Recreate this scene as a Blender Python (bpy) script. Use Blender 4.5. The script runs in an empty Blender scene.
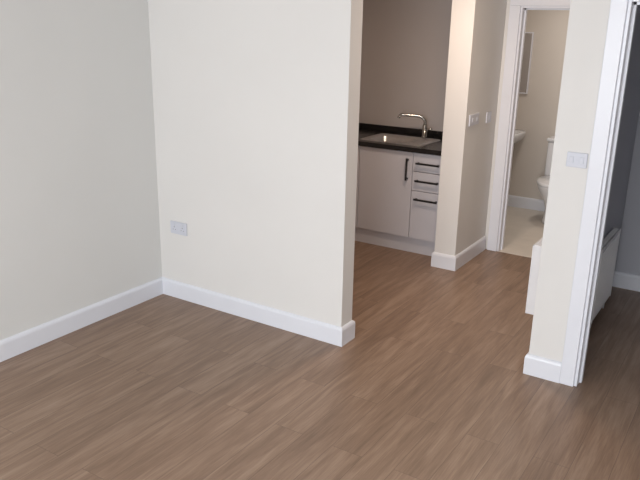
import bpy, bmesh, math
from mathutils import Vector, Matrix
S=bpy.context.scene
S.view_settings.view_transform='Standard'
S.view_settings.look='None'
S.view_settings.exposure=0.0
def link(o,parent=None):
    S.collection.objects.link(o)
    if parent: o.parent=parent
    return o
# ---------------- materials
def mat(name,col,rough=.5,metal=0,noise=0,nscale=8,bump=0,bscale=300,spec=.5):
    m=bpy.data.materials.new(name); m.use_nodes=True; nt=m.node_tree; b=nt.nodes['Principled BSDF']
    b.inputs['Roughness'].default_value=rough; b.inputs['Metallic'].default_value=metal
    b.inputs['Specular IOR Level'].default_value=spec
    tc=nt.nodes.new('ShaderNodeTexCoord')
    n=nt.nodes.new('ShaderNodeTexNoise'); n.inputs['Scale'].default_value=nscale; n.inputs['Detail'].default_value=4
    nt.links.new(tc.outputs['Object'],n.inputs['Vector'])
    r=nt.nodes.new('ShaderNodeValToRGB'); c=Vector(col)
    r.color_ramp.elements[0].position=.3; r.color_ramp.elements[1].position=.7
    r.color_ramp.elements[0].color=(*(c*(1-noise)),1); r.color_ramp.elements[1].color=(*(c*(1+noise)),1)
    nt.links.new(n.outputs['Fac'],r.inputs['Fac']); nt.links.new(r.outputs['Color'],b.inputs['Base Color'])
    if bump:
        n2=nt.nodes.new('ShaderNodeTexNoise'); n2.inputs['Scale'].default_value=bscale
        nt.links.new(tc.outputs['Object'],n2.inputs['Vector'])
        bp=nt.nodes.new('ShaderNodeBump'); bp.inputs['Strength'].default_value=bump; bp.inputs['Distance'].default_value=.002
        nt.links.new(n2.outputs['Fac'],bp.inputs['Height']); nt.links.new(bp.outputs['Normal'],b.inputs['Normal'])
    return m
M_wall=mat('wall_paint_cream',(.73,.72,.705),.85,noise=.012,nscale=2,bump=.15,spec=.2)
M_wallL=mat('wall_paint_shaded',(.71,.715,.705),.85,noise=.012,nscale=2,bump=.15,spec=.2)  # left wall catches less light; that shade is put into its colour
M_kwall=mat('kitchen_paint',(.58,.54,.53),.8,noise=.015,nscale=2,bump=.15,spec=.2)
M_bwall=mat('bathroom_paint',(.64,.59,.54),.7,noise=.02,nscale=2,spec=.3)
M_bed=mat('bedroom_dim_tint',(.50,.51,.56),.85,noise=.012,nscale=2,spec=.2)  # the unlit room's dimness is painted in as blue-grey
M_ceil=mat('ceiling_paint',(.8,.8,.79),.9,noise=.01)
M_trim=mat('trim_gloss_white',(.75,.77,.83),.35,noise=.01)
M_plate=mat('plate_plastic',(.60,.62,.69),.3,noise=.01)
M_plate_d=mat('plate_dark',(.12,.12,.12),.4)
M_unit=mat('unit_laminate',(.60,.60,.65),.35,noise=.02,nscale=3)
M_black=mat('worktop_black',(.012,.011,.012),.22,noise=.3,nscale=120)
M_handle=mat('handle_black',(.012,.012,.013),.35)
M_steel=mat('stainless_steel',(.70,.70,.71),.34,1,noise=.05,nscale=40)
M_chrome=mat('chrome',(.45,.44,.42),.18,1)
M_rad=mat('radiator_enamel',(.80,.80,.82),.35,noise=.01)
M_cer=mat('ceramic_white',(.78,.79,.82),.12,noise=.01)
M_btile=mat('bathroom_vinyl',(.66,.61,.55),.4,noise=.06,nscale=6)
M_mirror=mat('mirror_glass',(.88,.89,.90),.05,1)
M_em=bpy.data.materials.new('fill_lamp_diffuser'); M_em.use_nodes=True  # glow for the added ceiling fixtures
_b=M_em.node_tree.nodes['Principled BSDF']; _b.inputs['Emission Color'].default_value=(1,.85,.7,1); _b.inputs['Emission Strength'].default_value=2
# wood floor
def wood():
    m=bpy.data.materials.new('laminate_oak'); m.use_nodes=True; nt=m.node_tree; L=nt.links.new; N=nt.nodes.new
    b=nt.nodes['Principled BSDF']
    tc=N('ShaderNodeTexCoord'); mp=N('ShaderNodeMapping'); mp.inputs['Rotation'].default_value=(0,0,math.pi/2)
    L(tc.outputs['Object'],mp.inputs['Vector'])
    br=N('ShaderNodeTexBrick'); br.offset=.37; br.offset_frequency=2
    br.inputs['Color1'].default_value=(0,0,0,1); br.inputs['Color2'].default_value=(1,1,1,1); br.inputs['Mortar'].default_value=(.5,.5,.5,1)
    br.inputs['Scale'].default_value=1; br.inputs['Brick Width'].default_value=1.2; br.inputs['Row Height'].default_value=.16
    br.inputs['Mortar Size'].default_value=.0010; br.inputs['Mortar Smooth'].default_value=.1; br.inputs['Bias'].default_value=0
    L(mp.outputs['Vector'],br.inputs['Vector'])
    sc=N('ShaderNodeVectorMath'); sc.operation='MULTIPLY'; sc.inputs[1].default_value=(1.5,16,1)
    L(mp.outputs['Vector'],sc.inputs[0])
    ad=N('ShaderNodeVectorMath'); ad.operation='MULTIPLY_ADD'; ad.inputs[1].default_value=(7,3,5)
    L(br.outputs['Color'],ad.inputs[0]); L(sc.outputs[0],ad.inputs[2])
    n1=N('ShaderNodeTexNoise'); n1.inputs['Scale'].default_value=1.5; n1.inputs['Detail'].default_value=4; n1.inputs['Roughness'].default_value=.5; n1.inputs['Distortion'].default_value=.5
    L(ad.outputs[0],n1.inputs['Vector'])
    sc2=N('ShaderNodeVectorMath'); sc2.operation='MULTIPLY'; sc2.inputs[1].default_value=(2.,4,1); L(ad.outputs[0],sc2.inputs[0])
    n2=N('ShaderNodeTexNoise'); n2.inputs['Scale'].default_value=3; n2.inputs['Detail'].default_value=3; L(sc2.outputs[0],n2.inputs['Vector'])
    mx=N('ShaderNodeMath'); mx.operation='MULTIPLY_ADD'; mx.inputs[1].default_value=.3; L(n2.outputs['Fac'],mx.inputs[0]); 
    m2=N('ShaderNodeMath'); m2.operation='MULTIPLY'; m2.inputs[1].default_value=.6; L(n1.outputs['Fac'],m2.inputs[0]); L(m2.outputs[0],mx.inputs[2])
    m3=N('ShaderNodeMath'); m3.operation='MULTIPLY_ADD'; m3.inputs[1].default_value=.09; L(br.outputs['Color'],m3.inputs[0]); L(mx.outputs[0],m3.inputs[2])
    r=N('ShaderNodeValToRGB'); e=r.color_ramp.elements
    e[0].position=.32; e[0].color=(.175,.112,.075,1); e[1].position=.70; e[1].color=(.36,.255,.185,1)
    x=e.new(.50); x.color=(.255,.167,.114,1)
    L(m3.outputs[0],r.inputs['Fac'])
    dk=N('ShaderNodeMix'); dk.data_type='RGBA'; dk.inputs[7].default_value=(.14,.092,.064,1)
    L(br.outputs['Fac'],dk.inputs[0]); L(r.outputs['Color'],dk.inputs[6]); L(dk.outputs[2],b.inputs['Base Color'])
    b.inputs['Roughness'].default_value=.42
    bp=N('ShaderNodeBump'); bp.inputs['Strength'].default_value=.12; bp.inputs['Distance'].default_value=.001; L(mx.outputs[0],bp.inputs['Height']); L(bp.outputs['Normal'],b.inputs['Normal'])
    return m
M_wood=wood()
# ---------------- mesh helpers
def obj(name,bm,m,parent=None,smooth=False,bevel=0,seg=2):
    me=bpy.data.meshes.new(name); bmesh.ops.recalc_face_normals(bm,faces=bm.faces); bm.to_mesh(me); bm.free()
    for x in (m if isinstance(m,(list,tuple)) else [m]): me.materials.append(x)
    o=bpy.data.objects.new(name,me); link(o,parent)
    if smooth:
        for p in me.polygons: p.use_smooth=True
    if bevel:
        md=o.modifiers.new('bev','BEVEL'); md.width=bevel; md.segments=seg; md.limit_method='ANGLE'
    return o
def addbox(bm,x0,x1,y0,y1,z0,z1,mi=0):
    vs=[bm.verts.new((x,y,z)) for x in (x0,x1) for y in (y0,y1) for z in (z0,z1)]
    for f in ((0,1,3,2),(4,6,7,5),(0,4,5,1),(2,3,7,6),(0,2,6,4),(1,5,7,3)):
        bm.faces.new([vs[i] for i in f]).material_index=mi
def box(name,b,m,parent=None,bevel=0,seg=2):
    bm=bmesh.new(); addbox(bm,*b); return obj(name,bm,m,parent,bevel=bevel,seg=seg)
def boxes(name,bs,m,parent=None,bevel=0):
    bm=bmesh.new()
    for b in bs: addbox(bm,*b)
    return obj(name,bm,m,parent,bevel=bevel)
def empty(name,loc=(0,0,0)):
    e=bpy.data.objects.new(name,None); link(e); e.empty_display_size=.1; return e
SK=[(0,0),(.016,0),(.016,.100),(.012,.112),(.006,.118),(0,.120)]
def sweep(name,path,prof,m,parent=None,zup=True):
    P=[Vector(p) for p in path]; n=len(P); bm=bmesh.new(); rings=[]
    def nr(a,b):
        d=(b-a).normalized(); return Vector((d.y,-d.x))
    for i,p in enumerate(P):
        if i==0: o=nr(P[0],P[1])
        elif i==n-1: o=nr(P[-2],P[-1])
        else:
            a=nr(P[i-1],p); b=nr(p,P[i+1]); o=(a+b)/(1+a.dot(b))
        rings.append([bm.verts.new((p.x+o.x*q,p.y+o.y*q,z)) for q,z in prof])
    k=len(prof)
    for i in range(n-1):
        for j in range(k):
            bm.faces.new([rings[i][j],rings[i][(j+1)%k],rings[i+1][(j+1)%k],rings[i+1][j]])
    bm.faces.new(rings[0]); bm.faces.new(rings[-1][::-1])
    return obj(name,bm,m,parent)
def tube(name,pts,rads,m,parent=None,seg=16,cap=True):
    bm=bmesh.new(); P=[Vector(p) for p in pts]; rings=[]; prev=None
    if not isinstance(rads,(list,tuple)): rads=[rads]*len(P)
    for i,p in enumerate(P):
        t=(P[min(i+1,len(P)-1)]-P[max(i-1,0)]).normalized()
        if prev is None: a=t.orthogonal().normalized()
        else: a=(prev-t*prev.dot(t)).normalized()
        prev=a; b=t.cross(a)
        rings.append([bm.verts.new(p+(a*math.cos(2*math.pi*k/seg)+b*math.sin(2*math.pi*k/seg))*rads[i]) for k in range(seg)])
    for i in range(len(P)-1):
        for k in range(seg):
            bm.faces.new([rings[i][k],rings[i][(k+1)%seg],rings[i+1][(k+1)%seg],rings[i+1][k]])
    if cap: bm.faces.new(rings[0][::-1]); bm.faces.new(rings[-1])
    return obj(name,bm,m,parent,smooth=True)
def loft(name,rings,m,parent=None,cap0=True,cap1=True,sub=0):
    bm=bmesh.new(); R=[[bm.verts.new(v) for v in r] for r in rings]; k=len(R[0])
    for i in range(len(R)-1):
        for j in range(k): bm.faces.new([R[i][j],R[i][(j+1)%k],R[i+1][(j+1)%k],R[i+1][j]])
    if cap0: bm.faces.new(R[0][::-1])
    if cap1: bm.faces.new(R[-1])
    return obj(name,bm,m,parent,smooth=True)
# ---------------- shell
CH=2.4
XL=-3.42; YP=3.315; XE=-1.945; XR=2.4; YR=-2.2
box('floor',(XL-.12,XR+.12,YR-.15,5.65,-.1,0),M_wood)
box('bathroom_floor',(-2.85,-.3,5.65,7.45,-.1,0.002),M_btile)
box('ceiling',(XL-.12,XR+.12,YR-.15,7.45,CH,CH+.1),M_ceil)
box('wall_left',(XL-.12,XL,YR-.15,YP+.001,0,CH),M_wallL)
box('wall_partition',(XL-.12,XE,YP,YP+.125,0,CH),M_wall)
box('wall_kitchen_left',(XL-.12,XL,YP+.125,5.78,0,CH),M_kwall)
YK=5.80
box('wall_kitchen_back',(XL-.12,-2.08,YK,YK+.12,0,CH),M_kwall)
XN0,XN1,YN=-2.08,-1.905,4.975
box('wall_nib',(XN0,XN1,YN,YK+.12,0,CH),M_wall)
YD=5.65
DX0,DX1,DZ=-1.80,-1.03,2.01
boxes('wall_hall_end',[(XN1,DX0,YD,YD+.12,0,CH),(DX0,DX1,YD,YD+.12,DZ+.0,CH),(DX1,-.80,YD,YD+.12,0,CH)],M_wall)
XS0,XS1,YS=-.908,-.66,3.615
boxes('wall_hall_right',[(XS0,-.80,YS+.125,YD,0,CH)],M_wall)
box('wall_bedroom_left',(-.80,-.79,YS+.125,5.36,0,CH),M_bed)
EX1=.16
boxes('wall_stub',[(XS0,XS1,YS,YS+.125,0,CH),(XS1,EX1,YS,YS+.125,2.0,CH),(EX1,XR,YS,YS+.125,0,CH)],M_wall)
box('wall_bedroom_back',(-.79,XR,5.36,5.48,0,CH),M_bed)
box('wall_right',(XR,XR+.12,YR-.15,5.48,0,CH),M_wall)
box('wall_bathroom_back',(-2.85,-.3,7.25,7.37,0,CH),M_bwall)
box('wall_bathroom_left',(-2.85,-2.7,YK+.12,7.25,0,CH),M_bwall)
box('wall_bathroom_right',(-.5,-.38,YD+.12,7.25,0,CH),M_bwall)
box('wall_bathroom_front',(-.80,-.38,YD,YD+.12,0,CH),M_bwall)
WX0,WX1,WZ0,WZ1=-2.1,.8,.85,2.15
boxes('wall_rear',[(XL-.12,WX0,YR-.15,YR,0,CH),(WX1,XR+.12,YR-.15,YR,0,CH),(WX0,WX1,YR-.15,YR,0,WZ0),(WX0,WX1,YR-.15,YR,WZ1,CH)],M_wall)
w=empty('window_1')
t=.05; wc=(WX0+WX1)/2
boxes('frame',[(WX0,WX1,YR-.1,YR-.04,WZ0,WZ0+t),(WX0,WX1,YR-.1,YR-.04,WZ1-t,WZ1),(WX0,WX0+t,YR-.1,YR-.04,WZ0+t,WZ1-t),(WX1-t,WX1,YR-.1,YR-.04,WZ0+t,WZ1-t),(wc-.025,wc+.025,YR-.1,YR-.04,WZ0+t,WZ1-t)],M_trim,w)
# ---------------- skirting
sweep('baseboard_left',[(XL,YR),(XL,YP)],SK,M_trim)
sweep('baseboard_partition',[(XL,YP),(XE,YP),(XE,YP+.125),(XL+.02,YP+.125)],SK,M_trim)
sweep('baseboard_nib',[(XN0,5.10),(XN0,YN),(XN1,YN),(XN1,YD-.016)],SK,M_trim)
sweep('baseboard_stub',[(XS0,YD-.02),(XS0,YS),(-.725,YS)],SK,M_trim)
sweep('baseboard_bedroom',[(-.79,5.36),(XR,5.36)],SK,M_trim)
sweep('baseboard_bathroom',[(-2.70,7.25),(-.5,7.25)],SK,M_trim)
def doorframe(name,x0,x1,y0,y1,z,aw=.07,at=.016):
    e=empty(name)
    lt=.025
    boxes('lining',[(x0,x0+lt,y0,y1,0,z),(x1-lt,x1,y0,y1,0,z),(x0+lt,x1-lt,y0,y1,z-lt,z)],M_trim,e,bevel=.002)
    s0=y0+(y1-y0)*.45
    boxes('stop',[(x0+lt,x0+lt+.012,s0,s0+.03,0,z-lt),(x1-lt-.012,x1-lt,s0,s0+.03,0,z-lt),(x0+lt,x1-lt,s0,s0+.03,z-lt-.012,z-lt)],M_trim,e)
    for k,(ya,yb) in enumerate(((y0-at,y0),(y1,y1+at))):
        boxes('architrave_%d'%(k+1),[(x0-aw+.01,x0+.01,ya,yb,0,z-.01),(x1-.01,x1+aw-.01,ya,yb,0,z-.01),(x0-aw+.01,x1+aw-.01,ya,yb,z-.01,z+aw-.01)],M_trim,e,bevel=.004)
    return e
doorframe('trim_1',DX0,DX1,YD,YD+.12,DZ,aw=.085)
doorframe('trim_2',XS1,EX1,YS,YS+.125,2.0,aw=.075)
# ---------------- sockets & switches
def plate(name,c,wd,ht,axis,n=1,kind='switch'):
    e=empty(name); X,Y,Z=c
    def B(nm,u0,u1,z0,z1,d0,d1,m,bv=.002):
        if axis=='y-': b=(X+u0,X+u1,Y-d1,Y-d0,Z+z0,Z+z1)
        else: b=(X+d0,X+d1,Y+u0,Y+u1,Z+z0,Z+z1)
        box(nm,b,m,e,bevel=bv)
    B('faceplate',-wd/2,wd/2,-ht/2,ht/2,0,.010,M_plate,.003)
    for i in range(n):
        u=(i-(n-1)/2)*wd/n
        if kind=='switch': B('rocker_%d'%(i+1),u-.010,u+.010,-.016,.016,.010,.014,M_plate)
        else:
            B('rocker_%d'%(i+1),u-.006,u+.006,.016,.032,.010,.013,M_plate)
            B('slot_top_%d'%(i+1),u-.002,u+.002,.002,.010,.0095,.0105,M_plate_d,0)
            B('slot_l_%d'%(i+1),u-.014,u-.008,-.014,-.010,.0095,.0105,M_plate_d,0)
            B('slot_r_%d'%(i+1),u+.008,u+.014,-.014,-.010,.0095,.0105,M_plate_d,0)
    return e
plate('wall_socket',(-3.235,YP,.51),.146,.086,'y-',2,'socket')
plate('light_switch',(XN1,5.13,1.17),.19,.086,'x+',2)
plate('light_switch.001',(XN1,5.45,1.155),.10,.086,'x+',1)
plate('light_switch.002',(-.785,YS,1.225),.10,.075,'y-',2)
# ---------------- kitchen unit
ku=empty('kitchen_unit')
KX0,KX1,KF,KB=-3.36,-2.11,5.16,5.795
boxes('carcase',[(KX0,KX0+.018,KF+.02,KB,.13,.86),(KX1-.018,KX1,KF+.02,KB,.13,.86),(-2.42,-2.402,KF+.02,KB,.13,.74),(KX0+.018,KX1-.018,KF+.02,KB,.13,.148),(KX0+.018,KX1-.018,KB-.01,KB,.148,.86),(KX0+.018,KX1-.018,KF+.02,KF+.04,.83,.86)],M_unit,ku)
box('plinth',(KX0,KX1+.012,KF+.03,KF+.05,0,.128),M_unit,ku,bevel=.001)
g=.0025
box('door_panel_1',(-3.36+g,-2.90-g,KF,KF+.019,.135,.855),M_unit,ku,bevel=.002)
box('door_panel_2',(-2.90+g,-2.400-g,KF,KF+.019,.135,.855),M_unit,ku,bevel=.002)
for i,(a,b) in enumerate(((.705,.855),(.545,.70),(.135,.54))):
    box('drawer_front_%d'%(i+1),(-2.400+g,KX1-g,KF,KF+.019,a,b),M_unit,ku,bevel=.002)
def handle(nm,p0,p1,pr):
    a,b=Vector(p0),Vector(p1); d=(b-a)
    e=.0075
    boxes(nm,[(min(a.x,b.x)-e,max(a.x,b.x)+e,a.y-.006,a.y+.006,min(a.z,b.z)-e,max(a.z,b.z)+e)]+
      [((a+d*t).x-e,(a+d*t).x+e,a.y+.006,KF+.001,(a+d*t).z-e,(a+d*t).z+e) for t in (.04,.96)],M_handle,pr,bevel=.002)
handle('handle_1',(-2.442,KF-.03,.63),(-2.442,KF-.03,.80),ku)
for i,z in enumerate((.775,.63,.475)):
    handle('handle_%d'%(i+2),(-2.355,KF-.03,z),(-2.165,KF-.03,z),ku)
SX0,SX1,SY0,SY1=-2.93,-2.37,5.22,5.62
WF=5.135
boxes('worktop',[(KX0-.02,SX0,WF,KB,.862,.90),(SX1,KX1+.012,WF,KB,.862,.90),(SX0,SX1,WF,SY0,.862,.90),(SX0,SX1,SY1,KB,.862,.90)],M_black,ku)
box('upstand',(KX0-.02,KX1+.012,KB-.02,KB,.90,.95),M_black,ku,bevel=.002)
sk=empty('kitchen_sink')
def rr(x0,x1,y0,y1,z,r,n=5):
    o=[]
    for cx,cy,a0 in ((x1-r,y1-r,0),(x0+r,y1-r,90),(x0+r,y0+r,180),(x1-r,y0+r,270)):
        for k in range(n+1):
            a=math.radians(a0+90*k/n); o.append((cx+r*math.cos(a),cy+r*math.sin(a),z))
    return o
bx0,bx1,by0,by1=SX0+.04,SX0+.39,SY0+.03,SY1-.07
loft('bowl',[rr(SX0-.012,SX1+.012,SY0-.012,SY1+.012,.9005,.04),rr(SX0-.010,SX1+.010,SY0-.010,SY1+.010,.905,.04),rr(SX0+.004,SX1-.004,SY0+.004,SY1-.004,.905,.035),
  rr(bx0,bx1,by0,by1,.903,.06),rr(bx0+.006,bx1-.006,by0+.006,by1-.006,.896,.055),rr(bx0+.02,bx1-.02,by0+.02,by1-.02,.76,.05),rr(bx0+.05,bx1-.05,by0+.05,by1-.05,.745,.04)],M_steel,sk,cap0=False)
boxes('drainer_ribs',[(SX0+.43,SX1-.03,SY0+.04+i*.045,SY0+.048+i*.045,.903,.909) for i in range(6)],M_steel,sk,bevel=.002)
bm=bmesh.new(); bmesh.ops.create_cone(bm,cap_ends=True,segments=24,radius1=.022,radius2=.022,depth=.006,matrix=Matrix.Translation(((bx0+bx1)/2,(by0+by1)/2,.748)))
obj('waste',bm,M_chrome,sk)
tp=empty('kitchen_tap')
TX,TY=-2.54,5.665
tube('body',[(TX,TY,.901),(TX,TY,.910),(TX,TY,.912),(TX,TY,1.0),(TX,TY,1.02)],[.028,.028,.022,.021,.015],M_chrome,tp)
pts=[(TX,TY,1.01)]
for k in range(11):
    a=math.radians(9*k); R=.06
    pts.append((TX-R*(1-math.cos(a)),TY-.4*R*(1-math.cos(a)),1.025+R*math.sin(a)))
ex=pts[-1]
for k in range(1,5): pts.append((ex[0]-.030*k,ex[1]-.015*k,ex[2]+.002*k))
ex=pts[-1]
for k in range(1,6):
    a=math.radians(18*k); pts.append((ex[0]-.03*math.sin(a),ex[1]-.012*math.sin(a),ex[2]-.03*(1-math.cos(a))))
tube('spout',pts,.0125,M_chrome,tp)
tube('lever_right',[(TX,TY,.97),(TX+.03,TY-.01,.975),(TX+.075,TY-.02,.985)],[.011,.009,.007],M_chrome,tp)
# ---------------- radiators
def radiator(name,x0,x1,y0,y1,z0,z1,wallx,side):
    e=empty(name); bm=bmesh.new()
    n=int((y1-y0)/.0333)
    for (xa,dirn) in ((x0,1),(x1,-1)):
        addbox(bm,min(xa,xa+dirn*.012),max(xa,xa+dirn*.012),y0+.004,y1-.004,z0+.01,z1-.012)
        for i in range(n):
            yc=y0+.0166+.0333*i
            if yc>y1-.012: break
            addbox(bm,min(xa-dirn*.004,xa),max(xa-dirn*.004,xa),yc-.010,yc+.010,z0+.035,z1-.035)
    obj('panels',bm,M_rad,e,bevel=.003)
    nb=[(x0-.003,x1+.003,y0,y0+.004,z0+.004,z1-.004),(x0-.003,x1+.003,y1-.004,y1,z0+.004,z1-.004)]
    boxes('end_covers',nb,M_rad,e,bevel=.0015)
    boxes('top_grille',[(x0,x1,y0+.004+.025*i,y0+.012+.025*i,z1-.010,z1-.002) for i in range(int((y1-y0-.01)/.025))]+[(x0,x0+.006,y0,y1,z1-.010,z1-.002),(x1-.006,x1,y0,y1,z1-.010,z1-.002)],M_rad,e)
    wa,wb=(x1,wallx) if side>0 else (wallx,x0)
    boxes('brackets',[(wa,wb,y0+.08,y0+.11,z0+.05,z1-.05),(wa,wb,y1-.11,y1-.08,z0+.05,z1-.05)],M_rad,e)
    xc=(x0+x1)/2
    tube('valve_pipe',[(xc,y0+.09,z0+.02),(xc,y0+.09,0)],.0075,M_rad,e)
    tube('valve_pipe_2',[(xc,y1-.09,z0+.02),(xc,y1-.09,0)],.0075,M_rad,e)
    return e
radiator('radiator',-1.045,-.955,3.97,4.75,.20,.64,XS0-.001,1)
radiator('panel_heater',-.780,-.735,4.38,4.95,.06,.56,-.789,-1)
# ---------------- toilet
to=empty('toilet')
def egg(cx,yb,yf,wd,z,n=28):
    o=[]; cy=yb-(yb-yf)*.42; 
    for k in range(n):
        a=2*math.pi*k/n; c,s=math.cos(a),math.sin(a)
        o.append((cx+wd/2*c*(1 if s>0 else (1-.10*s*s)), cy+(yb-cy)*s if s>0 else cy+(cy-yf)*s, z))
    return o
TC=-1.645
loft('pan',[egg(TC,7.02,6.72,.22,.002),egg(TC,7.02,6.71,.21,.03),egg(TC,7.02,6.74,.18,.14),egg(TC,7.04,6.68,.23,.24),egg(TC,7.06,6.60,.33,.34),egg(TC,7.06,6.57,.355,.385),egg(TC,7.06,6.57,.36,.40),
   egg(TC,7.04,6.61,.29,.40),egg(TC,7.02,6.64,.25,.36),egg(TC,6.97,6.70,.16,.24)],M_cer,to)
loft('seat_lid',[egg(TC,7.06,6.565,.365,.402),egg(TC,7.06,6.56,.37,.410),egg(TC,7.06,6.56,.37,.428),egg(TC,7.05,6.58,.34,.436)],M_cer,to)
box('cistern',(TC-.19,TC+.19,7.055,7.232,.40,.76),M_cer,to,bevel=.025,seg=4)
box('cistern_lid',(TC-.20,TC+.20,7.045,7.234,.762,.795),M_cer,to,bevel=.012,seg=3)
box('shroud',(TC-.10,TC+.10,7.0,7.232,0.002,.395),M_cer,to,bevel=.02)
bm=bmesh.new(); bmesh.ops.create_cone(bm,cap_ends=True,segments=20,radius1=.02,radius2=.02,depth=.01,matrix=Matrix.Translation((TC,7.14,.80))); obj('flush_button',bm,M_chrome,to)
# ---------------- basin
ba=empty('bathroom_basin'); BX=-2.355
def rb(w,y0,y1,z,r): return rr(BX-w/2,BX+w/2,y0,y1,z,r,6)
loft('bowl',[rb(.20,7.05,7.248,.64,.05),rb(.38,6.93,7.248,.70,.08),rb(.50,6.86,7.248,.76,.09),rb(.52,6.84,7.248,.80,.09),rb(.52,6.84,7.248,.82,.09),rb(.46,6.87,7.15,.82,.10),rb(.40,6.90,7.13,.76,.10),rb(.20,6.97,7.09,.70,.05)],M_cer,ba)
loft('pedestal',[rb(.20,7.03,7.22,.002,.06),rb(.16,7.05,7.22,.10,.06),rb(.15,7.06,7.22,.45,.06),rb(.18,7.05,7.23,.65,.06)],M_cer,ba)
tube('tap',[(BX,7.19,.82),(BX,7.19,.90),(BX,7.17,.925),(BX,7.10,.92),(BX,7.08,.90)],[.018,.016,.013,.011,.009],M_chrome,ba)
mi=empty('bathroom_mirror')
box('glass',(-2.58,-2.150,7.232,7.2365,1.20,1.78),M_mirror,mi)
boxes('frame',[(-2.590,-2.58,7.225,7.25,1.19,1.79),(-2.150,-2.14,7.225,7.25,1.19,1.79),(-2.58,-2.150,7.225,7.25,1.19,1.20),(-2.58,-2.150,7.225,7.25,1.78,1.79),(-2.58,-2.150,7.2365,7.25,1.2,1.78)],M_trim,mi)
def fill_lamp(name,x,y,power,col):  # unseen ceiling fixture with an area light, added as fill
    e=empty(name)
    bm=bmesh.new(); bmesh.ops.create_cone(bm,cap_ends=True,segments=32,radius1=.15,radius2=.15,depth=.03,matrix=Matrix.Translation((x,y,CH-.015))); obj('base',bm,M_trim,e)
    bm=bmesh.new(); bmesh.ops.create_uvsphere(bm,u_segments=32,v_segments=16,radius=.14,matrix=Matrix.Translation((x,y,CH-.03))@Matrix.Diagonal((1,1,.3,1)))
    bmesh.ops.bisect_plane(bm,geom=bm.verts[:]+bm.edges[:]+bm.faces[:],plane_co=(0,0,CH-.03),plane_no=(0,0,1),clear_outer=True)
    obj('diffuser',bm,M_em,e,smooth=True)
    l=bpy.data.lights.new(name+'_light','AREA'); l.shape='DISK'; l.size=.28; l.energy=power; l.color=col
    o=bpy.data.objects.new('light',l); o.location=(x,y,CH-.09); link(o,e)
fill_lamp('added_fill_lamp',-1.75,4.2,17,(1,.76,.58))  # added out of view to warm the hall floor
fill_lamp('added_fill_lamp.001',-1.6,6.4,9,(1,.90,.80))  # added out of view to lift the bathroom and its mirror
# ---------------- light
l=bpy.data.lights.new('window_light','AREA'); l.shape='RECTANGLE'; l.size=2.8; l.size_y=1.25; l.energy=190; l.color=(.95,.975,1)
o=bpy.data.objects.new('window_daylight',l); o.location=(wc,YR-.02,1.5); o.rotation_euler=(math.radians(90),0,0); link(o)
W=bpy.data.worlds.new('w'); S.world=W; W.use_nodes=True
W.node_tree.nodes['Background'].inputs[0].default_value=(.75,.85,1,1); W.node_tree.nodes['Background'].inputs[1].default_value=1
# ---------------- camera
f,pitch,roll,yaw=701.15,.3045,.0196,.5664
cy,sy=math.cos(yaw),math.sin(yaw)
wv=Vector((-sy*math.cos(pitch),cy*math.cos(pitch),-math.sin(pitch)))
r=Vector((cy,sy,0)); u=r.cross(wv)
r2=r*math.cos(roll)+u*math.sin(roll); u2=-r*math.sin(roll)+u*math.cos(roll)
cd=bpy.data.cameras.new('camera'); cd.sensor_width=36; cd.lens=f*36/640; cd.clip_start=.02
co=bpy.data.objects.new('camera',cd); link(co)
m=Matrix.Identity(4)
for i in range(3): m[i][0]=r2[i]; m[i][1]=u2[i]; m[i][2]=-wv[i]
m[2][3]=1.87
co.matrix_world=m; S.camera=co
